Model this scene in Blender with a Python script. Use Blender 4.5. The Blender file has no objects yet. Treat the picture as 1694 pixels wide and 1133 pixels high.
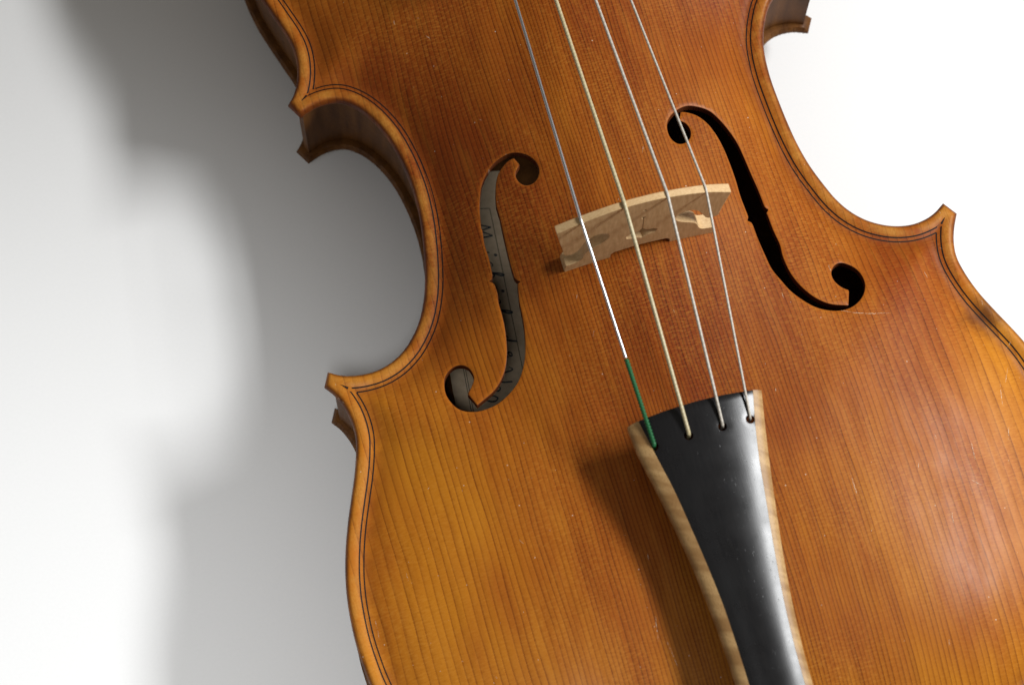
import bpy, math, random
import numpy as np
from mathutils import Vector, Matrix
from mathutils.geometry import delaunay_2d_cdt

random.seed(4); rng = np.random.default_rng(4)
scene = bpy.context.scene
col = scene.collection
MM = 0.001
TABLE = 52.1          # the table lies this many mm below the rim of the top plate

# ------------------------------------------------------------------ camera
cam_d = bpy.data.cameras.new('camera'); cam = bpy.data.objects.new('camera', cam_d); col.objects.link(cam)
Rm = [[0.961546, 0.257915, -0.094386], [-0.274503, 0.913482, -0.30033], [0.008761, 0.31469, 0.949154]]
M = Matrix([Rm[0]+[-104.336*MM], Rm[1]+[-221.182*MM], Rm[2]+[(662.973+TABLE)*MM], [0, 0, 0, 1]])
cam.matrix_world = M
cam_d.sensor_width = 36.0; cam_d.lens = 36.0*4200.40/1694.0
cam_d.clip_start = .02; cam_d.clip_end = 20
cam_d.dof.use_dof = True; cam_d.dof.focus_distance = .705; cam_d.dof.aperture_fstop = 16
scene.camera = cam

# ------------------------------------------------------------------ light
world = bpy.data.worlds.new('World'); scene.world = world; world.use_nodes = True
bg = world.node_tree.nodes['Background']
bg.inputs['Color'].default_value = (1.0, .935, .84, 1); bg.inputs['Strength'].default_value = .15
def aim(o, loc, target):
    o.location = Vector(loc)*MM
    o.rotation_euler = (Vector(target)-Vector(loc)).to_track_quat('-Z', 'Y').to_euler()
ld = bpy.data.lights.new('window_light', 'AREA'); ld.shape = 'RECTANGLE'; ld.size = .27; ld.size_y = .085
ld.energy = 4.5; ld.color = (.985, .995, 1.0)
lo = bpy.data.objects.new('window_light', ld); col.objects.link(lo)
aim(lo, (402, -45, 470), (-20, 10, 30))
# added fill spot beside the camera, brightens paper by the lower bout and label
sd = bpy.data.lights.new('added_paper_fill', 'SPOT'); sd.energy = 12.8; sd.color = (.97, .985, 1.0); sd.spot_size = math.radians(43); sd.spot_blend = 1.0; sd.shadow_soft_size = .06
so = bpy.data.objects.new('added_paper_fill', sd); col.objects.link(so)
aim(so, (-165, -240, 700), (-250, -100, 0))

vs = scene.view_settings
vs.view_transform = 'Standard'; vs.look = 'None'; vs.exposure = 0.0; vs.gamma = 1.0; vs.use_curve_mapping = False
scene.render.engine = 'CYCLES'
scene.cycles.max_bounces = 10; scene.cycles.diffuse_bounces = 6

# ------------------------------------------------------------------ node helpers
class NT:
    def __init__(s, name):
        s.m = bpy.data.materials.new(name); s.m.use_nodes = True
        s.t = s.m.node_tree; s.b = s.t.nodes['Principled BSDF']
    def put(s, sock, v):
        if v is None: return
        if isinstance(v, bpy.types.NodeSocket): s.t.links.new(v, sock)
        elif isinstance(v, (tuple, list)) and len(v) == 3 and len(sock.default_value) == 4: sock.default_value = (*v, 1)
        else: sock.default_value = v
    def n(s, typ, out=0, _set=None, **ins):
        nd = s.t.nodes.new(typ)
        for k, v in (_set or {}).items(): setattr(nd, k, v)
        for k, v in ins.items():
            key = int(k[1:]) if k[0] == 'i' and k[1:].isdigit() else k.replace('_', ' ')
            s.put(nd.inputs[key], v)
        return nd.outputs[out]
    def mth(s, op, a, b=None, c=None, clamp=False):
        nd = s.t.nodes.new('ShaderNodeMath'); nd.operation = op; nd.use_clamp = clamp
        s.put(nd.inputs[0], a); s.put(nd.inputs[1], b); s.put(nd.inputs[2], c)
        return nd.outputs[0]
    def mix(s, f, a, b, mode='MIX'):
        nd = s.t.nodes.new('ShaderNodeMix'); nd.data_type = 'RGBA'; nd.blend_type = mode
        s.put(nd.inputs[0], f); s.put(nd.inputs[6], a); s.put(nd.inputs[7], b)
        return nd.outputs[2]
    def mm(s):
        tc = s.n('ShaderNodeTexCoord', 3)
        return s.n('ShaderNodeVectorMath', _set={'operation': 'SCALE'}, i0=tc, Scale=1000.0)
    def xyz(s, v):
        nd = s.t.nodes.new('ShaderNodeSeparateXYZ'); s.put(nd.inputs[0], v); return nd.outputs
    def vec(s, x, y, z=0.0):
        nd = s.t.nodes.new('ShaderNodeCombineXYZ')
        for i, v in enumerate((x, y, z)): s.put(nd.inputs[i], v)
        return nd.outputs[0]
    def noise(s, v, scale, detail=3.0, rough=.5, dist=0.0):
        return s.n('ShaderNodeTexNoise', 0, i0=None, Vector=v, Scale=scale, Detail=detail, Roughness=rough, Distortion=dist)
    def ramp(s, f, *stops):
        nd = s.t.nodes.new('ShaderNodeValToRGB'); s.put(nd.inputs[0], f); e = nd.color_ramp.elements
        while len(e) < len(stops): e.new(.5)
        for q, (p, c) in zip(e, stops):
            q.position = p; q.color = (*c, 1) if isinstance(c, (tuple, list)) else (c, c, c, 1)
        return nd.outputs[0]
    def mrange(s, v, a, b, c=0.0, d=1.0):
        return s.n('ShaderNodeMapRange', 0, Value=v, From_Min=a, From_Max=b, To_Min=c, To_Max=d)
    def bump(s, h, strength, dist):
        s.put(s.b.inputs['Normal'], s.n('ShaderNodeBump', 0, Height=h, Strength=strength, Distance=dist*MM))
    def set(s, **k):
        for a, v in k.items(): s.put(s.b.inputs[a.replace('_', ' ')], v)
        return s.m

# ------------------------------------------------------------------ materials
def mat_spruce():
    t = NT('varnished_spruce'); p = t.mm(); X, Y, Z = t.xyz(p)
    wob = t.noise(t.vec(t.mth('MULTIPLY', X, .05), t.mth('MULTIPLY', Y, .018)), 1.0, 2.0)
    g = t.mth('ADD', t.mth('ABSOLUTE', t.mth('ADD', X, .5)), t.mth('MULTIPLY', wob, 3.0))
    # rings are narrow at the centre joint and widen towards the flanks
    N = t.mth('MULTIPLY', t.mth('ARCTANGENT', t.mth('DIVIDE', g, 66.0)), 68.0)
    side = t.mth('GREATER_THAN', X, -.5)
    N = t.mth('ADD', N, t.mth('MULTIPLY', side, .37))
    N = t.mth('ADD', N, t.mth('MULTIPLY', t.noise(t.vec(t.mth('MULTIPLY', X, .22), t.mth('MULTIPLY', Y, .006)), 1.0, 2.0), 1.0))
    fr = t.mth('FRACT', N); idx = t.mth('FLOOR', N)
    sp = t.mth('ADD', t.mth('MULTIPLY', t.mth('POWER', t.mth('DIVIDE', g, 66.0), 2.0), .97), .97)      # ring spacing, mm
    back = t.mth('MULTIPLY', t.mth('SUBTRACT', 1.0, fr), sp)                                            # mm before the ring's dark edge
    late = t.mth('MAXIMUM', t.mrange(back, .55, .10), t.mrange(t.mth('MULTIPLY', fr, sp), .14, .0))
    late = t.mth('MAXIMUM', late, t.mrange(back, 1.8, .2, 0, .38))
    late = t.mth('MULTIPLY', late, t.mrange(g, 25, 95, 1.1, .85))
    per = t.n('ShaderNodeTexWhiteNoise', 0, _set={'noise_dimensions': '1D'}, W=idx)
    brk = t.noise(t.vec(t.mth('MULTIPLY', X, .9), t.mth('MULTIPLY', Y, .05)), 1.0, 3.0)
    amp = t.mth('MULTIPLY', t.mrange(per, 0, 1, .62, 1.08), t.mrange(brk, .3, .7, .75, 1.1))
    grain = t.mth('MULTIPLY', late, amp)
    big = t.noise(t.vec(t.mth('MULTIPLY', X, .020), t.mth('MULTIPLY', Y, .011)), 1.0, 3.0, .55)
    mid = t.noise(t.vec(t.mth('MULTIPLY', X, .16), t.mth('MULTIPLY', Y, .03)), 1.0, 4.0, .6)
    # golden lower bouts, redder and deeper varnish over the middle and the upper end
    low = t.mrange(Y, -110, 10, 0, 1)
    cen = t.mrange(t.mth('ABSOLUTE', X), 30, 95, 1, 0)
    red = t.mth('ADD', t.mth('MULTIPLY', low, .42), t.mth('MULTIPLY', cen, .36))
    red = t.mth('ADD', red, t.mth('MULTIPLY', t.mth('SUBTRACT', big, .5), 2.5))
    red = t.mth('ADD', red, t.mth('MULTIPLY', t.mth('SUBTRACT', mid, .5), .7), clamp=True)
    base = t.ramp(red, (0.0, (.49, .172, .010)), (.45, (.375, .102, .008)), (1.0, (.245, .046, .005)))
    dark = t.ramp(red, (0.0, (.15, .032, .003)), (1.0, (.055, .008, .002)))
    c = t.mix(t.mth('MULTIPLY', grain, .82, clamp=True), base, dark)
    # cross-grain silk and tiny resin flecks
    silk = t.noise(t.vec(t.mth('MULTIPLY', X, .55), t.mth('MULTIPLY', Y, 1.9)), 1.0, 3.0, .65)
    smask = t.mrange(t.noise(t.vec(t.mth('MULTIPLY', X, .03), t.mth('MULTIPLY', Y, .03)), 1.0, 2.0), .35, .65, .25, 1.0)
    c = t.mix(t.mth('MULTIPLY', t.mrange(silk, .46, .66, 0, .55), smask), c, t.mix(.5, c, (.62, .27, .04)))
    c = t.mix(t.mth('MULTIPLY', t.mrange(silk, .42, .28, 0, .5), smask), c, t.mix(.6, c, (.12, .03, .004)))
    pore = t.noise(t.vec(t.mth('MULTIPLY', X, 2.6), t.mth('MULTIPLY', Y, 1.1)), 1.0, 2.0)
    c = t.mix(t.mrange(pore, .36, .24, 0, .3), c, t.mix(.7, c, (.05, .012, .003)))
    mot = t.noise(t.vec(t.mth('MULTIPLY', X, .28), t.mth('MULTIPLY', Y, .04)), 1.0, 4.0, .6)
    c = t.mix(t.mrange(mot, .52, .70, 0, .22), c, t.mix(.65, c, (.60, .235, .018)))
    c = t.mix(t.mrange(mot, .48, .30, 0, .30), c, t.mix(.6, c, (.13, .028, .004)))
    # worn golden rim and f-hole borders
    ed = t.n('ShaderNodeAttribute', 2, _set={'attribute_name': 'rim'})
    fd = t.n('ShaderNodeAttribute', 2, _set={'attribute_name': 'fdist'})
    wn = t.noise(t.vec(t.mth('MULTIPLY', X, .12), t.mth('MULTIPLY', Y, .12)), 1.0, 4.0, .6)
    rim = t.mth('MULTIPLY', t.mth('MULTIPLY', t.mrange(ed, .5, 1.1), t.mrange(ed, 3.9, 2.8)), t.mrange(wn, .36, .64, .0, .75))
    c = t.mix(rim, c, t.mix(t.mrange(pore, .3, .7), (.40, .155, .020), (.52, .235, .040)))
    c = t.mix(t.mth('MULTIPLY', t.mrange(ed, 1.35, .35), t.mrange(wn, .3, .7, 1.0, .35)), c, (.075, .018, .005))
    pool = t.mth('MULTIPLY', t.mth('MULTIPLY', t.mrange(ed, 3.2, 5.0), t.mrange(ed, 10.0, 5.6)), t.mrange(wn, .35, .65, .1, .6))
    c = t.mix(pool, c, (.17, .038, .006))
    c = t.mix(t.mth('MULTIPLY', t.mrange(fd, .9, .15), .30), c, (.44, .135, .010))
    c = t.mix(t.mrange(fd, .14, .04), c, (.13, .034, .010))
    # the dark knot by the lower treble corner
    kn = t.n('ShaderNodeVectorMath', 1, _set={'operation': 'DISTANCE'}, i0=t.vec(X, t.mth('MULTIPLY', Y, 1.35)), i1=(89.5, -39.5*1.35, 0.0))
    kn = t.mth('ADD', kn, t.mth('MULTIPLY', t.mth('SUBTRACT', t.noise(p, .35, 4.0, .6), .5), 11.0))
    c = t.mix(t.mrange(kn, 9.5, 1.0, 0, .8), c, (.085, .024, .007))
    # dust: sparse pale dots
    vor = t.t.nodes.new('ShaderNodeTexVoronoi'); vor.voronoi_dimensions = '2D'; t.put(vor.inputs['Vector'], t.vec(X, Y)); vor.inputs['Scale'].default_value = .16
    vr, vg, vb = t.n('ShaderNodeSeparateColor', 0, i0=vor.outputs['Color']), None, None
    rad = t.mth('MULTIPLY', t.mth('POWER', vr, 6.0), .030)
    dust = t.mth('LESS_THAN', vor.outputs['Distance'], rad)
    c = t.mix(t.mth('MULTIPLY', dust, .55), c, (.72, .62, .50))
    h = t.mth('ADD', t.mth('MULTIPLY', grain, -.55), t.mth('MULTIPLY', silk, .35))
    h = t.mth('ADD', h, t.mth('MULTIPLY', mid, .8))
    t.bump(h, .55, .09)
    film = t.noise(t.vec(t.mth('MULTIPLY', X, .06), t.mth('MULTIPLY', Y, .04)), 1.0, 5.0, .62)
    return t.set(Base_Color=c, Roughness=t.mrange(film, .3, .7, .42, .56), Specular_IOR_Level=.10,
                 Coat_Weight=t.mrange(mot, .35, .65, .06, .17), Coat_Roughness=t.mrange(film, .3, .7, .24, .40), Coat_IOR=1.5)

def mat_maple(name, ca, cb, rough, coat, sx=.3, sy=.3, sz=.05, stripe=.35, axis=1):
    t = NT(name); p = t.mm(); X, Y, Z = t.xyz(p)
    a = (X, Y, Z)[axis]
    s = t.noise(t.vec(t.mth('MULTIPLY', X, sx), t.mth('MULTIPLY', Y, sy), t.mth('MULTIPLY', Z, sz)), 1.0, 3.0, .5)
    f = t.noise(t.vec(t.mth('MULTIPLY', X, 1.6), t.mth('MULTIPLY', Y, 1.6), t.mth('MULTIPLY', Z, 1.1)), 1.0, 4.0, .6)
    k = t.mth('ADD', t.mth('MULTIPLY', t.mth('SUBTRACT', s, .5), stripe*6), t.mth('MULTIPLY', f, .9), clamp=True)
    c = t.mix(k, ca, cb)
    t.bump(f, .25, .08)
    return t.set(Base_Color=c, Roughness=rough, Coat_Weight=coat, Coat_Roughness=.2, Specular_IOR_Level=.12)

def mat_bridge():
    t = NT('bridge_maple'); p = t.mm(); X, Y, Z = t.xyz(p)
    f = t.noise(t.vec(t.mth('MULTIPLY', X, 1.4), t.mth('MULTIPLY', Y, 3.0), t.mth('MULTIPLY', Z, .22)), 1.0, 3.0, .6)
    g = t.noise(t.vec(t.mth('MULTIPLY', X, .2), t.mth('MULTIPLY', Y, 6.0), t.mth('MULTIPLY', Z, 1.0)), 1.0, 4.0, .6)
    c = t.mix(t.mrange(f, .3, .7), (.50, .315, .145), (.66, .455, .235))
    c = t.mix(t.mrange(g, .55, .75, 0, .28), c, (.38, .22, .09))
    fleck = t.noise(t.vec(t.mth('MULTIPLY', X, .9), t.mth('MULTIPLY', Y, 4), t.mth('MULTIPLY', Z, 3.2)), 1.0, 2.0)
    c = t.mix(t.mrange(fleck, .62, .72, 0, .3), c, (.40, .22, .095))
    t.bump(f, .1, .02)
    return t.set(Base_Color=c, Roughness=.55, Specular_IOR_Level=.3)

def mat_ebony():
    t = NT('polished_ebony'); p = t.mm(); X, Y, Z = t.xyz(p)
    f = t.noise(t.vec(t.mth('MULTIPLY', X, 3.2), t.mth('MULTIPLY', Y, .13)), 1.0, 4.0, .65)
    pore = t.mrange(t.noise(t.vec(t.mth('MULTIPLY', X, 4.0), t.mth('MULTIPLY', Y, .55)), 1.0, 2.0), .70, .80)
    c = t.mix(t.mrange(f, .3, .7), (.004, .004, .005), (.011, .010, .010))
    scr = t.mrange(t.noise(t.vec(t.mth('MULTIPLY', X, 5.0), t.mth('MULTIPLY', Y, .4), 3.1), 1.0, 2.0), .775, .81, 0, .28)
    c = t.mix(scr, c, (.22, .22, .22))
    sm = t.noise(p, .09, 5.0, .6)
    t.bump(t.mth('ADD', t.mth('MULTIPLY', f, .35), t.mth('MULTIPLY', pore, -1.0)), .5, .035)
    return t.set(Base_Color=c, Roughness=t.mrange(sm, .3, .7, .25, .34), Specular_IOR_Level=.42)

def mat_box():
    t = NT('figured_boxwood'); p = t.mm(); X, Y, Z = t.xyz(p)
    s = t.noise(t.vec(t.mth('MULTIPLY', X, .06), t.mth('MULTIPLY', t.mth('ADD', Y, t.mth('MULTIPLY', X, .6)), .24)), 1.0, 2.5, .55)
    f = t.noise(t.vec(t.mth('MULTIPLY', X, 3.0), t.mth('MULTIPLY', Y, 1.0)), 1.0, 3.0, .6)
    c = t.mix(t.mrange(s, .38, .62), (.31, .165, .058), (.50, .31, .13))
    c = t.mix(t.mrange(f, .48, .72, 0, .6), c, (.24, .12, .04))
    t.bump(f, .15, .03)
    return t.set(Base_Color=c, Roughness=.45, Specular_IOR_Level=.3)

def mat_plain(name, c, rough, metal=0.0, spec=.5, **k):
    t = NT(name); return t.set(Base_Color=c, Roughness=rough, Metallic=metal, Specular_IOR_Level=spec, **k)

def mat_gut(name, ca, cb, freq):
    t = NT(name); p = t.mm(); X, Y, Z = t.xyz(p)
    # twisted strands: a spiral around a nearly lengthwise string
    uv = t.n('ShaderNodeAttribute', 1, _set={'attribute_name': 'tw'}); u, v, w = t.xyz(uv)
    s = t.mth('SINE', t.mth('MULTIPLY', t.mth('ADD', t.mth('MULTIPLY', u, freq), v), 6.28318))
    n = t.noise(t.vec(X, t.mth('MULTIPLY', Y, .8), Z), 1.3, 3.0)
    k = t.mth('ADD', t.mth('MULTIPLY', s, .16), t.mth('MULTIPLY', n, 1.0), clamp=True)
    c = t.mix(k, ca, cb); t.bump(s, .3, .04)
    return t.set(Base_Color=c, Roughness=.38, Specular_IOR_Level=.55, Subsurface_Weight=.25, Subsurface_Radius=(.0006, .0005, .0004), Subsurface_Scale=1.0)

def mat_paper():
    t = NT('white_paper'); p = t.mm()
    n = t.noise(p, 1.1, 4.0, .65); b = t.noise(p, .012, 3.0)
    speck = t.mrange(t.noise(p, .16, 1.0), .775, .80)
    c = t.mix(t.mrange(n, .3, .7), (.845, .845, .84), (.865, .865, .86))
    c = t.mix(t.mth('MULTIPLY', speck, .0), c, (.45, .43, .40))
    t.bump(n, .25, .07)
    return t.set(Base_Color=c, Roughness=.9, Specular_IOR_Level=.15)

def mat_label():
    t = NT('old_label_paper'); p = t.mm()
    n = t.noise(p, .5, 5.0, .65); b = t.noise(p, .12, 3.0)
    c = t.mix(t.mrange(n, .3, .7), (.58, .44, .29), (.72, .565, .39))
    c = t.mix(t.mrange(b, .5, .7, 0, .4), c, (.34, .24, .14))
    return t.set(Base_Color=c, Roughness=.9, Specular_IOR_Level=.1)

SPRUCE = mat_spruce()
MAPLE = mat_maple('varnished_maple', (.075, .027, .006), (.165, .064, .013), .5, .03)
INNER = mat_maple('bare_maple', (.30, .19, .095), (.45, .31, .17), .75, 0.0)
BRIDGE = mat_bridge(); EBONY = mat_ebony(); BOX = mat_box()
BLACK = mat_plain('black_fibre', (.012, .007, .005), .6, 0.0, .15)
STEEL = mat_plain('wound_silver', (.56, .57, .58), .33, 1.0)
GREEN = mat_plain('green_thread', (.010, .105, .032), .5, 0.0, .4)
GUT_A = mat_gut('gut_straw', (.38, .31, .16), (.60, .52, .33), .9)
GUT_B = mat_gut('gut_pale', (.36, .32, .26), (.60, .55, .48), .7)
PAPER = mat_paper(); LABEL = mat_label()
INK = mat_plain('blue_black_ink', (.035, .045, .055), .7)
LINE = mat_plain('printed_line', (.05, .045, .04), .8)
def mat_scratch():
    t = NT('scratch_mark'); t.set(Base_Color=(.80, .66, .46), Roughness=.5)
    tr = t.t.nodes.new('ShaderNodeBsdfTransparent'); mx = t.t.nodes.new('ShaderNodeMixShader')
    t.put(mx.inputs[0], t.mrange(t.noise(t.mm(), 1.2, 3.0), .38, .62, .0, .75))
    t.t.links.new(tr.outputs[0], mx.inputs[1]); t.t.links.new(t.b.outputs[0], mx.inputs[2])
    t.t.links.new(mx.outputs[0], t.t.nodes['Material Output'].inputs[0]); return t.m
SCRATCH = mat_scratch()

# ------------------------------------------------------------------ object helpers (all shapes in mm, z = 0 at the rim of the top plate)
def link(name, verts, faces, mat, parent=None, smooth=None, attrs=None):
    me = bpy.data.meshes.new(name)
    v = np.asarray(verts, float).copy(); v[:, 2] += TABLE
    me.from_pydata((v*MM).tolist(), [], [list(map(int, f)) for f in faces]); me.update()
    for k, a in (attrs or {}).items():
        a = np.asarray(a, np.float32)
        if a.ndim == 1: me.attributes.new(k, 'FLOAT', 'POINT').data.foreach_set('value', a)
        else: me.attributes.new(k, 'FLOAT_VECTOR', 'POINT').data.foreach_set('vector', a.ravel())
    if smooth is not None:
        me.polygons.foreach_set('use_smooth', np.ones(len(me.polygons), bool))
        me.set_sharp_from_angle(angle=math.radians(smooth))
    me.materials.append(mat)
    o = bpy.data.objects.new(name, me); col.objects.link(o)
    if parent: o.parent = parent
    return o

def cdt(outline, holes, extra):
    loops = [np.asarray(outline)]+[np.asarray(h) for h in holes]
    pts = []; edges = []
    for L in loops:
        b = len(pts); pts += [Vector(p) for p in L.tolist()]
        edges += [(b+i, b+(i+1) % len(L)) for i in range(len(L))]
    pts += [Vector(p) for p in np.asarray(extra).reshape(-1, 2).tolist()]
    V, E, F, _, _, _ = delaunay_2d_cdt(pts, edges, [], 0, 1e-5)
    V = np.array([tuple(p) for p in V]); F = np.array([f for f in F if len(f) == 3])
    c = V[F].mean(1); ok = inside(c, loops[0])
    for h in loops[1:]: ok &= ~inside(c, h)
    F = F[ok]
    a = V[F]; ar = (a[:, 1, 0]-a[:, 0, 0])*(a[:, 2, 1]-a[:, 0, 1])-(a[:, 2, 0]-a[:, 0, 0])*(a[:, 1, 1]-a[:, 0, 1])
    F[ar < 0] = F[ar < 0][:, ::-1]
    return V, F[np.abs(ar) > 1e-9]

def slab(V, F, top, bot):
    """closed plate from a flat triangulation: top faces, bottom faces and side walls"""
    n = len(V)
    P = np.vstack([top, bot])
    e = {}
    for a, b, c in F.tolist():
        for q in ((a, b), (b, c), (c, a)): e[q] = e.get(q, 0)+1
    side = [(a, a+n, b+n, b) for (a, b) in e if (b, a) not in e]
    return P, F.tolist()+[(c+n, b+n, a+n) for a, b, c in F.tolist()]+side

def tube(path, rad, name, mat, parent, seg=14, ripple=None):
    P = np.asarray(path, float); L = np.concatenate([[0], np.cumsum(np.linalg.norm(np.diff(P, axis=0), axis=1))])
    T = np.gradient(P, axis=0); T /= np.linalg.norm(T, axis=1)[:, None]
    up = np.array([0, 0, 1.0]); vs_, tw = [], []
    for i, (p, t) in enumerate(zip(P, T)):
        a = np.cross(t, up); 
        if np.linalg.norm(a) < .2: a = np.cross(t, np.array([1.0, 0, 0]))
        a /= np.linalg.norm(a); b = np.cross(a, t)
        r = rad if np.isscalar(rad) else rad[i]
        for k in range(seg):
            th = 2*math.pi*k/seg
            rr = r*(1+(ripple(L[i], th) if ripple else 0))
            vs_.append(p+rr*(math.cos(th)*a+math.sin(th)*b)); tw.append((L[i], k/seg, 0))
    F = []
    for i in range(len(P)-1):
        for k in range(seg):
            k2 = (k+1) % seg
            F.append((i*seg+k, i*seg+k2, (i+1)*seg+k2, (i+1)*seg+k))
    F += [tuple(range(seg))[::-1], tuple(range((len(P)-1)*seg, len(P)*seg))]
    return link(name, vs_, F, mat, parent, 60, {'tw': tw})

def ribbon(P, w, zf, lift):
    """strip of width w laid on the surface zf along the polyline P"""
    P = np.asarray(P, float)
    T = np.gradient(P, axis=0); T /= np.linalg.norm(T, axis=1)[:, None]+1e-9
    N = np.stack([-T[:, 1], T[:, 0]], 1)
    ww = (w if np.ndim(w) else np.full(len(P), w))[:, None]/2
    A, B = P+N*ww, P-N*ww
    z = zf(np.concatenate([A[:, 0], B[:, 0]]), np.concatenate([A[:, 1], B[:, 1]]))+lift
    V = np.column_stack([np.vstack([A, B]), z]); n = len(P)
    return V, [(i, n+i, n+i+1, i+1) for i in range(n-1)]

def join(parts):
    V, F, b = [], [], 0
    for v, f in parts:
        V.append(v); F += [tuple(q+b for q in ff) for ff in f]; b += len(v)
    return np.vstack(V), F

# ------------------------------------------------------------------ plate geometry
def catmull(pts, n=8, closed=False):
    P = np.array(pts, float); N = len(P); out = []
    segs = N if closed else N-1
    for i in range(segs):
        if closed:
            p0, p1, p2, p3 = P[(i-1) % N], P[i], P[(i+1) % N], P[(i+2) % N]
        else:
            p1, p2 = P[i], P[i+1]
            p0 = P[i-1] if i > 0 else 2*p1-p2
            p3 = P[i+2] if i+2 < N else 2*p2-p1
        # centripetal form keeps unevenly spaced points free of loops
        t0 = 0.0; t1 = t0+max(np.linalg.norm(p1-p0), 1e-6)**.5
        t2 = t1+max(np.linalg.norm(p2-p1), 1e-6)**.5; t3 = t2+max(np.linalg.norm(p3-p2), 1e-6)**.5
        for k in range(n):
            t = t1+(t2-t1)*k/n
            a1 = (t1-t)/(t1-t0)*p0+(t-t0)/(t1-t0)*p1
            a2 = (t2-t)/(t2-t1)*p1+(t-t1)/(t2-t1)*p2
            a3 = (t3-t)/(t3-t2)*p2+(t-t2)/(t3-t2)*p3
            b1 = (t2-t)/(t2-t0)*a1+(t-t0)/(t2-t0)*a2
            b2 = (t3-t)/(t3-t1)*a2+(t-t1)/(t3-t1)*a3
            out.append((t2-t)/(t2-t1)*b1+(t-t1)/(t2-t1)*b2)
    if not closed: out.append(P[-1])
    return np.array(out)

def resample(P, step, closed=False):
    P = np.array(P, float)
    if closed: P = np.vstack([P, P[:1]])
    s = np.concatenate([[0], np.cumsum(np.linalg.norm(np.diff(P, axis=0), axis=1))])
    n = max(2, int(round(s[-1]/step)))
    t = np.linspace(0, s[-1], n+1)
    Q = np.stack([np.interp(t, s, P[:, 0]), np.interp(t, s, P[:, 1])], 1)
    return Q[:-1] if closed else Q

UP_L = [(-79.2,108.6),(-76.9,101.1),(-75.3,95.9),(-74.4,91.4),(-74.4,87.3),(-75.1,83.4),(-76.4,79.7),(-78.1,76.8),(-80.1,74.6)]
CB_L = [(-77.6,70.1),(-73.5,71.7),(-69.6,72.2),(-66.0,71.6),(-62.8,69.5),(-59.9,66.2),(-57.3,61.7),(-55.2,56.2),(-53.9,50.3),(-53.1,44.5),(-52.8,37.7),(-53.2,30.8),(-54.1,24.6),(-55.4,18.0),(-57.1,11.4),(-59.0,6.4),(-61.3,2.0),(-64.1,-1.7),(-67.3,-4.8),(-71.6,-7.4),(-76.5,-8.7),(-81.9,-8.5),(-86.1,-7.3),(-89.3,-5.4)]
LO_L = [(-91.3,-9.3),(-89.2,-12.3),(-87.6,-16.3),(-86.7,-21.1),(-86.8,-25.8),(-87.9,-30.3),(-89.9,-36.1),(-92.1,-41.4),(-95.2,-49.0),(-97.5,-55.7),(-99.2,-62.0),(-100.4,-68.5),(-101.0,-74.7),(-101.2,-80.1),(-101.0,-85.7),(-100.4,-92.0),(-98.6,-101),(-95,-112),(-88.5,-124.5),(-78.5,-136.5),(-64,-146.5),(-45,-153.2),(-22,-157),(0,-158)]
UP_TOP = [(0,195),(-20,194),(-38,190.5),(-54,184),(-67,174.5),(-76,162.5),(-81,150),(-83,138),(-83,128),(-81.6,117.5)]
CB_R = [(78.4,70.3),(74.3,71.9),(70.3,72.2),(66.6,71.4),(63.2,69.2),(60.7,66.4),(58.7,62.9),(57.2,59.6),(56.1,56.4),(55.4,53.0),(54.9,48.5),(54.7,44.0),(54.8,38.5),(55.1,31.7),(55.8,24.0),(57.1,16.9),(59.0,10.6),(61.1,5.0),(63.9,0.3),(67.9,-3.7),(73.3,-6.7),(78.7,-7.9),(83.1,-7.5),(86.5,-6.3),(89.8,-4.2)]
LO_R = [(92.5,-8.2),(90.4,-12.1),(88.9,-16.1),(88.2,-20.4),(88.8,-25.5),(90.6,-32.0),(93.2,-38.3),(95.7,-43.8),(98.0,-49.3),(99.9,-55.7),(101.3,-62.0),(102.2,-68.5),(102.6,-74.7),(102.6,-80.1),(102.2,-85.7),(101.4,-92.0),(99.4,-101),(95.6,-112),(89,-124.5),(78.8,-136.5),(64,-146.5),(45,-153.2),(22,-157),(0,-158)]
mir = lambda L, dx=0.0: [(-x+dx*min(1, max(0, (150-y)/40)), y) for x, y in L]
up_l = catmull(UP_TOP+UP_L, 8)                 # top centre -> upper left corner
cb_l = catmull(CB_L, 8)
lo_l = catmull(LO_L, 8)                        # lower left corner -> bottom centre
up_r = catmull(mir(UP_TOP)+mir(UP_L, .8), 8)
cb_r = catmull(CB_R, 8)
lo_r = catmull(LO_R, 8)
BOUTS = [resample(b, .9) for b in (up_l, cb_l, lo_l, lo_r[::-1], cb_r[::-1], up_r[::-1])]
OUT = np.vstack([BOUTS[0], BOUTS[1], BOUTS[2][:-1], BOUTS[3], BOUTS[4], BOUTS[5][:-1]])  # counter-clockwise seen from above

def seg_dist(pts, poly, closed=True):
    A = poly; B = np.roll(poly, -1, 0)
    if not closed: A, B = poly[:-1], poly[1:]
    AB = B-A; L2 = (AB**2).sum(1)+1e-12; out = np.empty(len(pts))
    for i in range(0, len(pts), 2000):
        p = pts[i:i+2000, None, :]
        t = np.clip(((p-A)*AB).sum(2)/L2, 0, 1)
        out[i:i+2000] = np.sqrt((((A+t[..., None]*AB)-p)**2).sum(2).min(1))
    return out

def inside(pts, poly):
    x, y = pts[:, 0], pts[:, 1]; r = np.zeros(len(pts), bool)
    x1, y1 = poly[:, 0], poly[:, 1]; x2, y2 = np.roll(x1, -1), np.roll(y1, -1)
    for i in range(len(poly)):
        if y1[i] == y2[i]: continue
        c = (y1[i] > y) != (y2[i] > y)
        r ^= c & (x < (x2[i]-x1[i])*(y-y1[i])/(y2[i]-y1[i])+x1[i])
    return r

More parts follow.
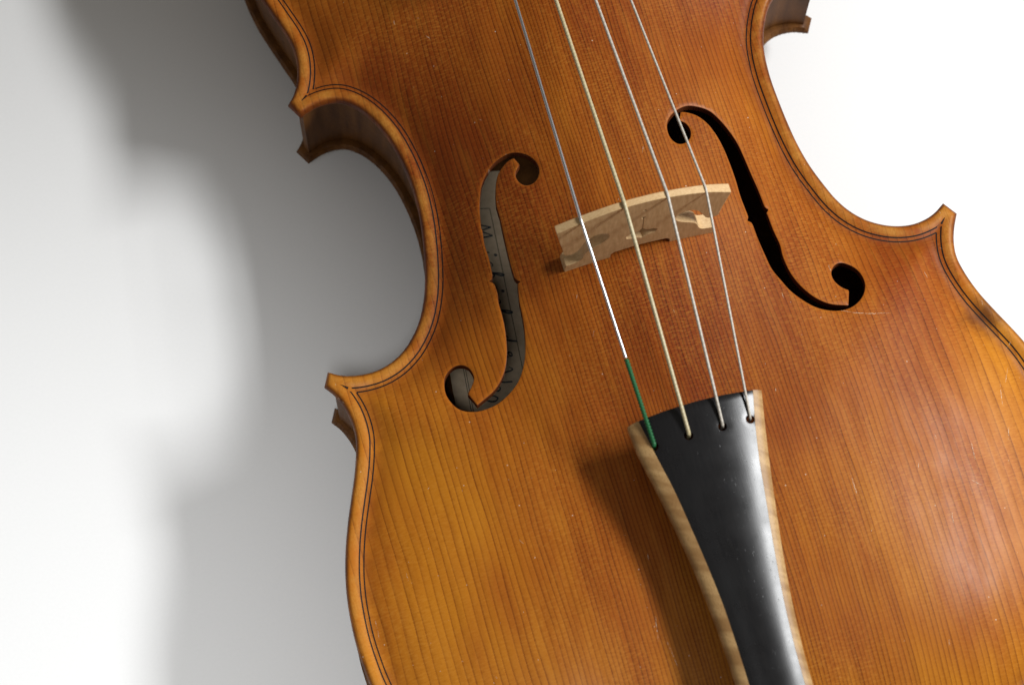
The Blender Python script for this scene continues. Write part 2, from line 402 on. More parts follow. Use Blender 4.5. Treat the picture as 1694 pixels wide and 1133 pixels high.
# ---- the arch as a height field on a 1 mm grid: fuller than a cosine across, long and flat along the centre
GX, GY = np.arange(-108, 109, 1.0), np.arange(-164, 202, 1.0)
_gx, _gy = np.meshgrid(GX, GY)
_gp = np.stack([_gx.ravel(), _gy.ravel()], 1)
_d = seg_dist(_gp, OUT)*np.where(inside(_gp, OUT), 1, 0)
_w = np.interp(_gp[:, 1], [-164, -120, -95, -70, -40, -10, 10, 45, 66, 82, 105, 130, 160, 202], [58, 70, 84, 92, 84, 64, 53, 52, 64, 73, 76, 70, 60, 55])
ARCH_H = 15.6
_t = np.clip((_d-6.0)/(_w-6.0), 0, 1)
_a = (ARCH_H*(1-(1-_t)**2.05)).reshape(_gx.shape)
def blur(a, s):
    k = np.exp(-.5*(np.arange(-int(3*s), int(3*s)+1)/s)**2); k /= k.sum()
    a = np.apply_along_axis(lambda v: np.convolve(np.pad(v, len(k)//2, 'edge'), k, 'valid'), 0, a)
    return np.apply_along_axis(lambda v: np.convolve(np.pad(v, len(k)//2, 'edge'), k, 'valid'), 1, a)
_wide = blur(_a, 5.0); _near = blur(_a, 1.8)
_m = np.clip((_d.reshape(_a.shape)-6)/16, 0, 1)
ARCH = _near*(1-_m)+_wide*_m
def bil(F, x, y):
    fx = np.clip(x-GX[0], 0, len(GX)-1.001); fy = np.clip(y-GY[0], 0, len(GY)-1.001)
    i = fx.astype(int); j = fy.astype(int); u = fx-i; v = fy-j
    u = u; v = v
    return F[j, i]*(1-u)*(1-v)+F[j, i+1]*u*(1-v)+F[j+1, i]*(1-u)*v+F[j+1, i+1]*u*v
ED = np.array([0, .15, .4, .8, 1.3, 1.9, 2.6, 3.4, 4.3, 5.2, 6.5, 8.5, 12, 18, 400])
EZ = np.array([-1.75, -1.1, -.62, -.26, -.05, .03, -.06, -.34, -.66, -.86, -.92, -.6, -.2, 0, 0])
_ed = np.arange(0, 20, .05); _ez = np.interp(_ed, ED, EZ)
_k = np.ones(9)/9; _es = np.convolve(np.pad(_ez, 4, 'edge'), _k, 'valid'); _ez = np.where(_ed > .9, _es, _ez)
def edge_z(d): return np.interp(d, _ed, _ez)
def top_z(x, y, d=None):
    x = np.atleast_1d(np.asarray(x, float)); y = np.atleast_1d(np.asarray(y, float))
    if d is None: d = seg_dist(np.stack([x, y], 1), OUT)
    return edge_z(d)+bil(ARCH, x, y)

def offset(P, d):
    T = np.gradient(P, axis=0); T /= np.linalg.norm(T, axis=1)[:, None]
    return P+np.stack([-T[:, 1], T[:, 0]], 1)*d          # inwards: the outline runs counter-clockwise

def cross_trim(a, b):
    """cut polylines a (its end) and b (its start) where they meet"""
    best = None
    for i in range(max(0, len(a)-45), len(a)-1):
        for j in range(0, min(45, len(b)-1)):
            p, r = a[i], a[i+1]-a[i]; q, s = b[j], b[j+1]-b[j]
            den = r[0]*s[1]-r[1]*s[0]
            if abs(den) < 1e-9: continue
            t = ((q-p)[0]*s[1]-(q-p)[1]*s[0])/den; u = ((q-p)[0]*r[1]-(q-p)[1]*r[0])/den
            if 0 <= t <= 1 and 0 <= u <= 1: best = (i, j, p+t*r)
    if best is None:
        m = (a[-1]+b[0])/2; return np.vstack([a, m]), np.vstack([m, b])
    i, j, x = best
    return np.vstack([a[:i+1], x]), np.vstack([x, b[j+1:]])
# ------------------------------------------------------------------ f-hole outlines, run by run
FL = [
    [(-38.1, 20.8), (-37.6, 23.4), (-37.1, 25.9), (-36.1, 29.2), (-34.8, 32.4), (-33.4, 34.4), (-31.5, 36.2), (-29.6, 37.4), (-27.3, 38.1), (-25.2, 38.3), (-23.5, 37.9), (-21.5, 36.7), (-20.1, 35.3), (-19.0, 33.3), (-18.7, 31.2), (-19.1, 29.6), (-20.0, 28.3), (-21.4, 27.5), (-23.0, 27.5), (-24.3, 28.4), (-25.1, 30.0), (-25.2, 31.7), (-24.6, 32.8), (-23.3, 34.0)] ,
    [(-24.3, 36.6), (-26.2, 36.3), (-28.1, 35.2), (-29.7, 33.7), (-30.9, 31.5), (-31.8, 28.9), (-32.5, 25.5), (-32.6, 21.7), (-33.1, 15.3), (-33.4, 10.6), (-33.6, 6.5), (-33.6, 3.4)] ,
    [(-33.1, 2.3), (-32.4, 1.6), (-33.3, 1.4)] ,
    [(-33.8, -1.2), (-34.3, -3.9), (-34.5, -6.4), (-35.0, -10.8), (-35.8, -14.8), (-37.1, -19.2), (-39.0, -23.1), (-41.1, -25.9), (-43.9, -28.1), (-47.3, -29.8), (-50.5, -30.4), (-53.4, -30.3), (-56.1, -29.4), (-58.1, -27.9), (-59.5, -25.4), (-60.2, -22.4), (-59.9, -19.7), (-59.2, -17.6), (-57.6, -15.9), (-55.5, -15.2), (-53.8, -15.6), (-52.4, -17.0), (-51.8, -19.0), (-51.9, -20.8), (-53.1, -22.7), (-54.6, -24.4)] ,
    [(-53.1, -28.6), (-50.9, -27.6), (-48.1, -26.3), (-45.8, -24.5), (-43.7, -21.9), (-42.3, -19.2), (-41.2, -16.0), (-40.5, -12.9), (-39.9, -9.2), (-39.6, -5.3), (-39.5, -1.7), (-39.1, 0.5), (-39.1, 3.8)] ,
    [(-39.5, 4.5), (-40.3, 5.2), (-39.3, 5.4)] ,
    [(-38.9, 6.6), (-38.5, 11.6), (-38.5, 15.9), (-37.9, 20.5)] ,
]
FR = [
    [(22.9, 34.5), (24.5, 33.4), (25.2, 31.3), (24.6, 29.1), (22.7, 27.6), (20.5, 27.6), (19.0, 29.4), (18.7, 31.8), (19.3, 34.2), (20.9, 36.2), (23.5, 37.8), (26.6, 38.6), (29.8, 37.9), (32.7, 36.3), (34.7, 33.5), (36.3, 30.1), (37.6, 25.9), (38.1, 21.8), (38.5, 15.6), (38.9, 10.4), (39.0, 5.7)] ,
    [(39.1, 4.9), (39.9, 4.1), (38.9, 3.3)] ,
    [(39.0, 2.7), (39.1, -2.4), (39.5, -7.0), (39.1, -10.6), (39.6, -16.0), (41.2, -20.5), (44.0, -24.7), (47.3, -27.3), (52.1, -28.9)] ,
    [(53.9, -24.4), (52.2, -23.0), (50.9, -20.6), (50.9, -18.3), (52.2, -16.4), (54.3, -15.4), (56.2, -16.1), (58.3, -18.2), (59.2, -21.4), (58.7, -24.4), (56.8, -27.2), (53.6, -29.3), (50.1, -29.9), (46.6, -29.2), (43.0, -27.3), (39.9, -24.1), (37.7, -20.9), (36.4, -17.9), (34.8, -13.7), (34.3, -9.4), (33.9, -4.4), (33.8, 0.1)] ,
    [(33.6, 1.0), (32.6, 1.7), (33.3, 2.6)] ,
    [(33.3, 3.4), (33.1, 9.0), (33.4, 15.0), (33.3, 21.2), (32.9, 25.8), (32.0, 29.7), (30.6, 32.9), (28.5, 35.3), (26.0, 36.6), (24.2, 37.1)] ,
]
# pen-drawn curves joined at the nicks and wing tips; straight cuts stay straight
def fhole(runs):
    out = []
    for r in runs:
        out.append(catmull(r, 5) if len(r) > 3 else np.array(r, float))
    P = resample(np.vstack(out), .55, True)
    keep = [0]
    for i in range(1, len(P)):
        if np.linalg.norm(P[i]-P[keep[-1]]) > .18: keep.append(i)
    return P[keep]
HOLES = [fhole(FL), fhole(FR)]
ALLF = HOLES

# ------------------------------------------------------------------ the setting
tb = bpy.data.meshes.new('table_surface')
s_ = 1.6
tb.from_pydata([(-s_, -s_, 0), (s_, -s_, 0), (s_, s_, 0), (-s_, s_, 0), (-s_, -s_, -.03), (s_, -s_, -.03), (s_, s_, -.03), (-s_, s_, -.03)], [],
               [(0, 1, 2, 3), (7, 6, 5, 4), (0, 4, 5, 1), (1, 5, 6, 2), (2, 6, 7, 3), (3, 7, 4, 0)])
tb.materials.append(PAPER)
to = bpy.data.objects.new('table_surface', tb); col.objects.link(to)
to['kind'] = 'structure'; to['label'] = 'plain white paper surface under the violin'; to['category'] = 'table'

# ------------------------------------------------------------------ the violin
violin = bpy.data.objects.new('violin', None); col.objects.link(violin)
violin.empty_display_size = .05
violin['label'] = 'amber varnished violin with gut strings and ebony tailpiece lying on white paper'
violin['category'] = 'violin'

# --- top plate
def hexgrid(step, x0, x1, y0, y1):
    ys = np.arange(y0, y1, step*.866); P = []
    for j, y in enumerate(ys):
        x = np.arange(x0+(step/2 if j % 2 else 0), x1, step); P.append(np.stack([x, np.full(len(x), y)], 1))
    return np.vstack(P)
ring = []
for d in (.15, .4, .8, 1.3, 1.9, 2.6, 3.4, 4.3, 5.2, 6.4):
    for b in BOUTS:
        q = offset(b, d); q = q[inside(q, OUT)]
        q = q[seg_dist(q, OUT) > d-.04]
        ring.append(q if d > .5 else q)
ring = np.vstack(ring)
g = hexgrid(1.35, -106, 107, -160, 197)
g = g[inside(g, OUT)]; g = g[seg_dist(g, OUT) > 7.2]
ex = np.vstack([ring, g])
for h in HOLES: ex = ex[~inside(ex, h)]
fdd = np.minimum(seg_dist(ex, HOLES[0]), seg_dist(ex, HOLES[1])); ex = ex[fdd > .75]
fr_ = []
for h in HOLES:                                       # a fine ring round each f-hole for its softened edge
    T = np.roll(h, -1, 0)-np.roll(h, 1, 0); T /= np.linalg.norm(T, axis=1)[:, None]
    for s in (.25,):
        for sg in (1, -1):
            q = h+np.stack([-T[:, 1], T[:, 0]], 1)*s*sg
            q = q[~inside(q, h)]; q = q[seg_dist(q, h) > s-.03]; fr_.append(q)
ex = np.vstack([ex]+fr_)
V, F = cdt(OUT, HOLES, ex)
d_out = seg_dist(V, OUT); d_f = np.minimum(seg_dist(V, HOLES[0]), seg_dist(V, HOLES[1]))
d_out[d_out < 1e-3] = 0
zt = top_z(V[:, 0], V[:, 1], d_out)
zt_soft = zt-np.clip(1-d_f/.25, 0, 1)**2*.16
under = np.interp(d_out, [0, .4, 1.0, 5.0, 9.0, 500], [-2.5, -3.4, -4.0, -4.0, 0, 0])
wgt = np.clip((d_out-5)/4, 0, 1)
zb = np.where(d_out < 5, under, (1-wgt)*-4.0+wgt*(zt-3.0))
zb = np.minimum(zb, zt-.6)
P, Fc = slab(V, F, np.column_stack([V, zt_soft]), np.column_stack([V, zb]))
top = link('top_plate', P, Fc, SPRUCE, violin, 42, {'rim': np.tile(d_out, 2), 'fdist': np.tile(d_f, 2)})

# --- purfling: two black lines and between them the wood, let into the plate round each bout
zsurf = lambda x, y: top_z(x, y)
lines = {}
for d in (3.85, 5.05):
    L = [offset(resample(q, .45), d) for q in BOUTS]
    for k in (0, 1, 3, 4): L[k], L[k+1] = cross_trim(L[k], L[k+1])
    lines[d] = L
TIPS = [(BOUTS[k][-1]+BOUTS[k+1][0])/2 for k in (0, 1, 3, 4)]
for k in range(6):
    parts = [ribbon(resample(lines[d][k], .6), w, zsurf, .022) for d, w in ((3.85, .40), (5.05, .38))]
    if k in (0, 1, 3, 4):                                  # bee-sting running out into the corner
        e = lines[3.85][k][-1]; u = TIPS[(0, 1, 3, 4).index(k)]-e
        q = e+np.linspace(-.15, min(2.2, .5*np.linalg.norm(u)), 9)[:, None]*u/np.linalg.norm(u)
        parts.append(ribbon(q, np.linspace(.6, .08, 9), zsurf, .17))
    v, f = join(parts)
    link('purfling', v, f, BLACK, top, 60)

# --- back plate: the outline again, arched downwards to the table
gb = hexgrid(3.0, -106, 107, -160, 197); gb = gb[inside(gb, OUT)]; gb = gb[seg_dist(gb, OUT) > 8.5]
rb = []
for d in (.15, .4, .8, 1.4, 2.4, 3.6, 5.0, 7.0):
    for b in BOUTS:
        q = offset(resample(b, 1.4), d); q = q[inside(q, OUT)]; rb.append(q[seg_dist(q, OUT) > d-.04])
Vb, Fb = cdt(OUT, [], np.vstack([gb]+rb))
db = seg_dist(Vb, OUT); db[db < 1e-3] = 0
arch_b = bil(ARCH, Vb[:, 0], Vb[:, 1])
z_out = -38.0-edge_z(db)-arch_b*.9
z_in = np.interp(db, [0, .3, .9, 5, 9, 500], [-35.6, -34.6, -34.05, -34.0, 0, 0])
wg = np.clip((db-4.5)/5, 0, 1)
z_in = np.where(db < 4.5, z_in, (1-wg)*-34.0+wg*(z_out+3.6)); z_in = np.maximum(z_in, z_out+.5)
Pb, Fbb = slab(Vb, Fb, np.column_stack([Vb, z_in]), np.column_stack([Vb, z_out]))
back = link('back_plate', Pb, Fbb, MAPLE, violin, 45)
def back_in(x, y):
    x = np.atleast_1d(np.asarray(x, float)); y = np.atleast_1d(np.asarray(y, float))
    d = seg_dist(np.stack([x, y], 1), OUT)
    return -38.0-edge_z(d)-bil(ARCH, x, y)*.9+3.6

# --- ribs: six bent strips set in from the overhang, meeting in the corners
def rib_line(k, d):
    P = BOUTS[k]; n = len(P); s = np.arange(n)*.9; far = np.full(n, 99.0)
    if k in (1, 2, 4, 5): far = np.minimum(far, s)
    if k in (0, 1, 3, 4): far = np.minimum(far, s[::-1])
    dd = np.interp(far, [0, 12], [d-1.0, d])[:, None]
    T = np.gradient(P, axis=0); T /= np.linalg.norm(T, axis=1)[:, None]
    Q = P+np.stack([-T[:, 1], T[:, 0]], 1)*dd
    return Q[far > 1.6]
R_ = [rib_line(k, 2.6) for k in range(6)]; I_ = [rib_line(k, 3.8) for k in range(6)]
for L in (R_, I_):
    for i in (0, 1, 3, 4): L[i], L[i+1] = cross_trim(L[i], L[i+1])
for a, c in zip(R_, I_):
    a = resample(a, 1.2); t = np.linspace(0, 1, len(a))
    cs = np.linspace(0, 1, len(c)); c = np.stack([np.interp(t, cs, c[:, 0]), np.interp(t, cs, c[:, 1])], 1)
    n = len(a); V4 = []
    for X_, z in ((a, -3.95), (a, -34.05), (c, -34.05), (c, -3.95)): V4.append(np.column_stack([X_, np.full(n, z)]))
    F4 = []
    for i in range(n-1):
        for k in range(4): F4.append((k*n+i, k*n+i+1, ((k+1) % 4)*n+i+1, ((k+1) % 4)*n+i)[::-1])
    F4 += [(0, n, 2*n, 3*n), (4*n-1, 3*n-1, 2*n-1, n-1)]
    link('rib', np.vstack(V4), F4, MAPLE, violin, 40)

# --- paper label glued inside, seen through the bass f-hole
TILT = math.radians(-4.9); LO = np.array([-29.0, 44.4])      # top right corner of its frame
rd = np.array([math.sin(TILT), -math.cos(TILT)])               # reading direction, down the violin
upd = np.array([math.cos(TILT), math.sin(TILT)])               # tops of the letters
lab = lambda u, v: LO+np.outer(np.atleast_1d(u), rd)+np.outer(np.atleast_1d(v), upd)
nu, nv = 50, 18
uu = np.linspace(-12, 68, nu); vv = np.linspace(-21.5, 6.0, nv)
LV = np.vstack([lab(uu, v) for v in vv])
zz = back_in(LV[:, 0], LV[:, 1])+.25
LVt = np.column_stack([LV, zz]); LVb = LVt-np.array([0, 0, .15]); q = nu*nv
LF = []
for j in range(nv-1):
    for i in range(nu-1):
        a = j*nu+i; LF.append((a, a+nu, a+nu+1, a+1)[::-1]); LF.append((a+q, a+1+q, a+nu+1+q, a+nu+q)[::-1])
label = link('paper_label', np.vstack([LVt, LVb]), LF, LABEL, violin, 60)
label['label'] = 'yellowed handwritten paper label inside the body'
lz = lambda x, y: back_in(x, y)
pr = [ribbon(lab(np.linspace(0, 62, 60), 0), .22, lz, .31), ribbon(lab(0, np.linspace(0, -17.3, 20)*1) if False else np.vstack([lab(0, v) for v in np.linspace(0, -17.3, 20)]), .22, lz, .31)]
pr += [ribbon(lab(np.linspace(0, 62, 60), -17.3), .2, lz, .31), ribbon(lab(np.linspace(0, 62, 60), -16.7), .2, lz, .31)]
v, f = join(pr); link('printed_frame', v, f, LINE, label)
def pen(u, v, strokes, s, name, w=.40):
    ps = []
    for st in strokes:
        q = catmull(st, 6) if len(st) > 2 else np.array(st, float)
        q = q*s
        X_ = LO+np.outer(u+q[:, 0], rd)+np.outer(v+q[:, 1], upd)
        wd = w*(.65+.6*np.abs(np.gradient(q[:, 1]))/(np.abs(np.gradient(q, axis=0)).sum(1)+1e-6))
        ps.append(ribbon(X_, wd, lz, .33))
    v_, f_ = join(ps); o = link('handwritten_letter', v_, f_, INK, label)
GL = {  # pen strokes, x along the line, y up, x-height 1
 'M': [[(-.1, 0), (.5, 2.3)], [(.5, 2.3), (1.05, .5)], [(1.05, .5), (1.9, 2.3)], [(1.9, 2.3), (2.3, 0)]],
 'i': [[(0, .9), (.15, .2), (.45, 0), (.75, .4)], [(.32, 1.75), (.5, 1.95), (.62, 1.75), (.45, 1.6), (.32, 1.75)]],
 'c': [[(.85, .8), (.5, 1.02), (.1, .6), (.2, .1), (.6, 0), (1.0, .4)]],
 'h': [[(0, .3), (.75, 2.0), (.62, 2.5), (.38, 1.9), (.2, 0)], [(.22, .3), (.6, 1.0), (.95, .7), (.9, .1), (1.25, .35)]],
 'e': [[(.1, .45), (.6, .6), (.62, .98), (.25, .95), (.08, .4), (.4, 0), (.9, .4)]],
 'l': [[(0, .3), (.7, 2.0), (.55, 2.5), (.3, 1.9), (.25, .2), (.6, 0), (.9, .4)]],
 'd': [[(.75, .8), (.4, 1.0), (.05, .5), (.3, 0), (.7, .4), (1.15, 2.3)], [(1.15, 2.3), (.8, .2), (1.15, 0), (1.35, .3)]],
 'J': [[(-.3, 1.9), (.1, 2.4), (.5, 1.0), (.6, -.6), (1.2, -.9), (1.9, .4), (2.0, 2.0)]],
 '2': [[(.05, 1.4), (.45, 1.9), (.85, 1.5), (.5, .7), (0, 0), (.9, .05)]],
 '0': [[(.45, 1.9), (.05, 1.2), (.1, .3), (.5, 0), (.9, .7), (.85, 1.5), (.45, 1.9)]]}
for ch, u, v in (('M', 5.2, -5.3), ('i', 14.2, -4.6), ('c', 17.2, -4.6), ('h', 20.3, -4.6), ('i', 25.6, -4.6), ('e', 28.9, -4.5), ('l', 32.2, -4.4),
                 ('d', 40.2, -4.4), ('e', 45.4, -4.2), ('J', 50.6, -7.6), ('2', 55.2, -11.3), ('0', 58.0, -12.5)):
    pen(u, v, GL[ch], 1.95, ch)

# --- bridge
BX, BY0, BRZ = .9, -.1, 2.6
LK = [(-21.6, 22.6), (-19.6, 22.0), (-18.2, 22.9), (-17.2, 25.2), (-15.9, 28.4), (-14.0, 30.6), (-12, 31.1), (-10, 30.1), (-9.2, 28.3), (-9.8, 26.2), (-11.6, 24.2), (-14.2, 22.2), (-15.8, 20.0), (-16.4, 17.6), (-17.4, 15.9), (-19.2, 15.1), (-21.0, 14.7)]
RK = [(-x, z) for x, z in LK][::-1]
topc = catmull([(24.1, 36.3), (17.0, 40.6), (5.8, 44.2), (-.4, 44.9), (-7.0, 44.7), (-17.4, 41.9), (-24.0, 39.2)], 8)
footz = lambda x: float(top_z(x+BX, 2.0)[0])
def foot(x0, x1): return [(x, footz(x)-.05-BRZ) for x in np.linspace(x0, x1, 8)]
outl = []
outl += [(-23.2, 33.5), (-22.2, 27.0)]
outl += catmull(LK, 3).tolist()
outl += [(-21.3, 13.4)]+foot(-21.4, -8.4)+[(-8.4, 14.4)]
outl += catmull([(-7.4, 15.6), (-3.5, 16.1), (0, 16.3), (3.5, 16.1), (7.4, 15.6)], 4).tolist()
outl += [(8.4, 14.4)]+foot(8.4, 21.4)+[(21.3, 13.4)]
outl += catmull(RK, 3).tolist()
outl += [(22.2, 27.0), (23.2, 32.0)]
outl = np.array(outl+topc.tolist())
heart = [(.09, 27.4), (.9, 26.0), (2.0, 25.4), (3.3, 25.3), (4.3, 24.2), (4.0, 22.9), (2.8, 22.4), (1.5, 22.1), (.2, 20.9), (-1.3, 22.0), (-2.8, 22.2), (-4.1, 22.6), (-4.4, 24.0), (-3.3, 25.2), (-2.0, 25.4), (-.9, 26.0), (-.09, 27.4)]
slit = [(-.09, 34.0)]+[(.55*math.cos(a), 34.5+.55*math.sin(a)) for a in np.linspace(math.radians(250), math.radians(-70), 12)]+[(.09, 34.0)]
hrt = np.array(heart+slit)
pin = np.array([(.2+.45*math.cos(a), 39.2+.45*math.sin(a)) for a in np.linspace(0, 2*math.pi, 9)[:-1]])
eb = hexgrid(2.2, -24, 24, 12, 46); eb = eb[inside(eb, outl)]
for h in (hrt, pin): eb = eb[~inside(eb, h)]; eb = eb[seg_dist(eb, h) > .6]
eb = eb[seg_dist(eb, outl) > .8]
V2, F2 = cdt(outl, [hrt, pin], eb); V2[:, 1] += BRZ
yf = BY0+.035*(V2[:, 1]-14); yb = BY0+4.4-.041*(V2[:, 1]-14)
Pf = np.column_stack([V2[:, 0]+BX, yf, V2[:, 1]]); Pk = np.column_stack([V2[:, 0]+BX, yb, V2[:, 1]])
Pq, Fq = slab(V2, F2, Pf, Pk)
bridge = link('bridge', Pq, Fq, BRIDGE, violin, 40)
bridge['label'] = 'pale maple bridge with kidney and heart cutouts'
bv = bridge.modifiers.new('bevel', 'BEVEL'); bv.width = .00022; bv.segments = 2; bv.limit_method = 'ANGLE'; bv.angle_limit = math.radians(50)

# --- tailpiece
TO_L = [(-18.6, -50.8), (-18.1, -57.1), (-17.0, -63.6), (-15.8, -70.0), (-13.9, -82.0), (-12.7, -90.9), (-11.8, -101.0), (-11.2, -110.7), (-11.0, -122.6), (-10.9, -135), (-10.5, -146), (-9.2, -153)]
TI_L = [(-15.6, -50.4), (-14.5, -56.8), (-13.3, -63.3), (-12.0, -70.2), (-10.2, -84.3), (-9.2, -93.6), (-8.5, -102.4), (-8.2, -111.5), (-8.1, -122.8), (-8.0, -135), (-7.8, -146), (-6.8, -153.6)]
TI_R = [(15.7, -50.4), (13.4, -60.1), (11.8, -68.5), (10.6, -77.0), (8.6, -91.3), (7.1, -103.4), (6.2, -114.2), (5.7, -125.9), (5.5, -135), (5.2, -146), (4.2, -153.6)]
TO_R = [(18.2, -50.8), (16.8, -57.5), (15.4, -64.7), (13.9, -73.0), (10.9, -91.9), (9.3, -104.8), (8.2, -118.1), (7.9, -128.0), (7.8, -135), (7.6, -146), (6.6, -153)]
oL, iL, iR, oR = (resample(catmull(L, 6), 1.5) for L in (TO_L, TI_L, TI_R, TO_R))
def tail_z(x, y):
    x = np.asarray(x, float); y = np.asarray(y, float)
    a = np.interp(y, oL[::-1, 1], oL[::-1, 0]); b = np.interp(y, oR[::-1, 1], oR[::-1, 0])
    m = (a+b)/2; hw = (b-a)/2; r = np.clip((x-m)/hw, -1.2, 1.2)
    return 28.5+(y+50)*.06+3.5*(hw/18.4)**.7*(1-np.abs(r)**2.1)
tail = bpy.data.objects.new('tailpiece', None); col.objects.link(tail); tail.parent = violin; tail.empty_display_size = .02
tail['label'] = 'black ebony tailpiece edged with pale figured wood'
topE = resample(np.array([iR[0], (8, -50.0), (0, -49.9), (-8, -50.0), iL[0]]), 1.5)
eo = np.vstack([iL, iR[::-1], topE[1:-1]])                      # left side down, right side up, across the front
HX = [(-13.7, -58.1), (-4.4, -58.1), (4.8, -58.1), (12.6, -57.8)]
hol = [np.array([(cx+1.2*math.cos(a), cy+1.2*math.sin(a)) for a in np.linspace(0, 2*math.pi, 21)[:-1]]) for cx, cy in HX]
ge = hexgrid(1.1, -19, 19, -155, -49.8); ge = ge[inside(ge, eo)]; ge = ge[seg_dist(ge, eo) > .6]
for h in hol: ge = ge[~inside(ge, h)]; ge = ge[seg_dist(ge, h) > .35]
V3, F3 = cdt(eo, hol, ge)
de = np.abs(V3[:, 1]+50.0); z3 = tail_z(V3[:, 0], V3[:, 1])-np.clip(1-de/1.2, 0, 1)**2*.45
dh = np.min([seg_dist(V3, h) for h in hol], axis=0); z3 -= np.clip(1-dh/.3, 0, 1)**2*.06
P3, F3c = slab(V3, F3, np.column_stack([V3, z3]), np.column_stack([V3, tail_z(V3[:, 0], V3[:, 1])-np.interp(V3[:, 1], [-75, -60, -53, -49.5], [4.2, 7.5, 7.0, 3.6])]))
link('ebony_body', P3, F3c, EBONY, tail, 45)
for o_, i_ in ((oL, iL), (oR, iR)):
    n = min(len(o_), len(i_)); o2, i2 = (np.stack([np.interp(np.linspace(0, 1, 90), np.linspace(0, 1, len(q_)), q_[:, k]) for k in (0, 1)], 1) for q_ in (o_, i_))
    prof = [(0.0, .03), (.3, .10), (.6, .06), (.85, -.10), (.96, -.35), (1.0, -.9), (1.0, -3.0), (.85, -4.0), (.0, -4.3)]
    VV = []
    for fr, dz in prof:
        q_ = i2*(1-fr)+o2*fr
        VV.append(np.column_stack([q_, tail_z(q_[:, 0], q_[:, 1])+dz]))
    k = len(prof); m = 90; FF = []
    for a in range(k):
        b = (a+1) % k
        for i in range(m-1):
            ff = (a*m+i, a*m+i+1, b*m+i+1, b*m+i); FF.append(ff if o_ is oR else ff[::-1])
    c0 = tuple(a*m for a in range(k)); c1 = tuple(a*m+m-1 for a in range(k))
    FF += [c0, c1[::-1]] if o_ is oR else [c0[::-1], c1]
    link('edge_strip', np.vstack(VV), FF, BOX, tail, 50)

# --- strings: nut - bridge - tailpiece hole
NUT_Y = 322.0
def bridge_top(x): return float(np.interp(x-BX, topc[::-1, 0], topc[::-1, 1]))+BRZ
SX = [-16.35, -4.6, 7.1, 17.9]; NX = [-9.4, -5.2, -.6, 4.0]; RD = [.40, .54, .42, .34]
for i, (bx, nx, r) in enumerate(zip(SX, NX, RD)):
    zb_ = bridge_top(bx)+r*.35
    hx, hy = HX[i]; hz = float(tail_z(hx, hy))
    yb_ = 1.95
    a = np.array([nx, NUT_Y, 25.5]); b = np.array([bx, yb_, zb_+.15]); c = np.array([hx+.15, hy+.75, hz+r*.8])
    up_ = [a+(b-a)*t for t in np.linspace(0, 1, 60)[:-1]]
    b1 = b+(a-b)/np.linalg.norm(a-b)*1.2; b2 = b+(c-b)/np.linalg.norm(c-b)*1.2
    down = [b2+(c-b2)*t for t in np.linspace(0, 1, 60)]
    end = [c+np.array([-.02, -.35, -.25]), c+np.array([-.04, -.55, -.9]), c+np.array([-.04, -.6, -3.0])]
    path = up_+[b1, b, b2]+down[1:]
    mat = (STEEL, GUT_A, GUT_B, GUT_B)[i]
    if i == 0:
        gy = -35.0
        steel = [p for p in path if p[1] > gy-.5]
        s = tube(steel, r, 'string', mat, violin)
        s['label'] = 'silver wound string ending in green thread'
        t0 = (gy-b2[1])/(c[1]-b2[1]); g0 = b2+(c-b2)*t0
        gp = [g0+(c-g0)*t for t in np.linspace(0, 1, 260)]+[c+np.array([-.02, -.3, -.25]), c+np.array([-.04, -.5, -.9]), c+np.array([-.04, -.55, -3.0])]
        tube(gp, .60, 'green_thread_winding', GREEN, s, 14, ripple=lambda L, th: .17*math.sin(2*math.pi*L/.9+th))
    else:
        s = tube(path+end, r, 'string', mat, violin)

# --- fingerboard, neck and nut carry on beyond the picture
def loft(name, secs, mat, parent, smooth=40):
    n = len(secs[0]); V_ = np.vstack([np.array(s, float) for s in secs]); F_ = []
    for i in range(len(secs)-1):
        for k in range(n):
            k2 = (k+1) % n; F_.append((i*n+k, i*n+k2, (i+1)*n+k2, (i+1)*n+k)[::-1])
    F_ += [tuple(range(n)), tuple(range((len(secs)-1)*n, len(secs)*n))[::-1]]
    return link(name, V_, F_, mat, parent, smooth)
def fb_sec(y):
    t = (y-88)/(NUT_Y-88); hw = 20.5+(11.8-20.5)*t; z = 36.0+(23.5-36.0)*t
    S_ = [(-hw+2*hw*k/12, y, z-(3.2*(hw/20))*((-1+2*k/12)**2)) for k in range(13)]
    return S_+[(hw, y, z-8.0), (-hw, y, z-8.0)]
loft('fingerboard', [fb_sec(y) for y in np.linspace(88, NUT_Y-2, 12)], EBONY, violin)
def nk(y, hw, zt_, dp): return [(hw*math.cos(a), y, zt_-dp*math.sin(a)) for a in np.linspace(0, math.pi, 13)]
loft('neck', [nk(190, 16, 26, 56), nk(197, 15.5, 26, 52), nk(206, 15, 25.5, 30), nk(220, 14.6, 25, 17), nk(270, 13, 20, 15), nk(318, 11.6, 15.6, 14), nk(330, 11.6, 15.0, 16)], MAPLE, violin, 60)
loft('nut', [[(-11.6, y, 15.7), (11.6, y, 15.7), (11.6, y, z), (0, y, z+1.4), (-11.6, y, z)] for y, z in ((NUT_Y-2, 23.6), (NUT_Y, 24.6), (NUT_Y+3, 22.0))], EBONY, violin)
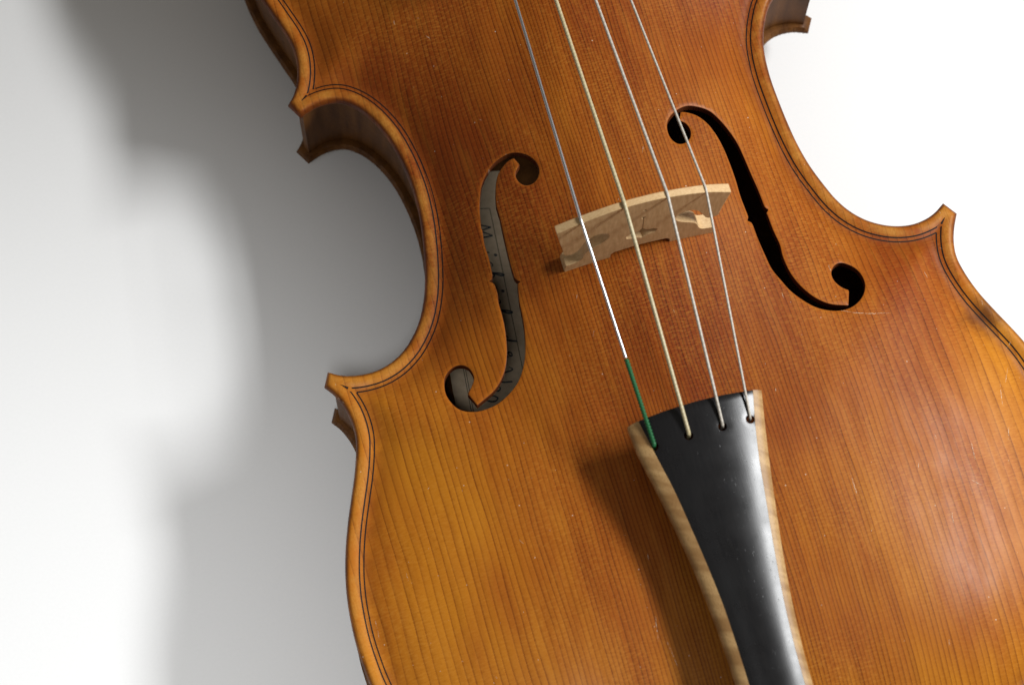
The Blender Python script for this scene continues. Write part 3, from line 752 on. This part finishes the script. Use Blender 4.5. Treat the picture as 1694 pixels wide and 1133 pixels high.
# --- saddle, tail loop and end button at the bottom edge
loft('saddle', [[(x, -158.6, -2), (x, -158.6, h*.8), (x, -156.5, h), (x, -151.5, h*.55), (x, -151.5, -1)] for x, h in ((-17, 2.0), (-10, 5.4), (0, 6.2), (10, 5.4), (17, 2.0))], EBONY, violin)
tube([(-4.4, -149, 18.6), (-4.4, -153, 17.0), (-3.4, -156.5, 10.0), (-2.8, -158.6, 6.6), (-2.5, -160.2, 2), (-2.2, -161.5, -12), (0, -162, -16.5), (2.2, -161.5, -12), (2.5, -160.2, 2), (2.4, -158.6, 6.6), (2.0, -156.5, 10.0), (1.6, -153, 17.0), (1.6, -149, 18.6)], .9, 'tail_loop', GUT_A, violin)
loft('end_button', [[(r_*math.cos(a), y, -17+r_*math.sin(a)) for a in np.linspace(0, 2*math.pi, 17)[:-1]][::-1] for y, r_ in ((-154.5, 3.0), (-159, 3.2), (-161, 4.2), (-164.5, 7.0), (-168, 7.6), (-171, 6.6), (-172.5, 3.5))], EBONY, violin, 50)

# --- scratches and nicks in the varnish
SC = [[(49.5, -30.0), (54, -31.8), (58.5, -33.0), (62.5, -33.6)], [(90.5, -55.5), (88.0, -59.8)], [(86.2, -60.0), (84.6, -66.0)], [(84.0, -72.5), (82.6, -76)],
      [(-24.5, -98), (-25.0, -101), (-25.6, -104.5)], [(-23.5, -104), (-22.6, -112)], [(60, -91), (59.2, -95)], [(68, -84.5), (70.5, -86.6)], [(36.5, -75), (36.2, -83)],
      [(-88.5, -13.5), (-87.2, -15.6)], [(87.2, -5.2), (87.8, -7.6)], [(72, -74), (71.2, -79.5)], [(55.5, -76.5), (54.8, -79)], [(-94.6, -76), (-94.9, -81)]]
for _ in range(34):                                   # small random nicks, mostly along the grain
    x_, y_ = rng.uniform(-85, 95), rng.uniform(-135, 95)
    if abs(x_) > 48 and -15 < y_ < 80: continue
    a_ = math.radians(90+rng.normal(0, 28)); l_ = rng.uniform(.6, 2.6)
    SC.append([(x_, y_), (x_+l_*math.cos(a_), y_+l_*math.sin(a_))])
fh_in = lambda q: any(inside(np.asarray(q, float), hh).any() for hh in HOLES)
SC = [q for q in SC if not fh_in(q)]
sp = []
for q_ in SC:
    q_ = resample(catmull(q_, 6) if len(q_) > 2 else np.array(q_, float), .4)
    q_ = q_+rng.normal(0, .05, q_.shape)
    sp.append(ribbon(q_, .13*np.sin(np.linspace(.25, math.pi-.25, len(q_))), zsurf, .03))
v, f = join(sp); sc = link('scratch_marks', v, f, SCRATCH, top); sc['kind'] = 'stuff'
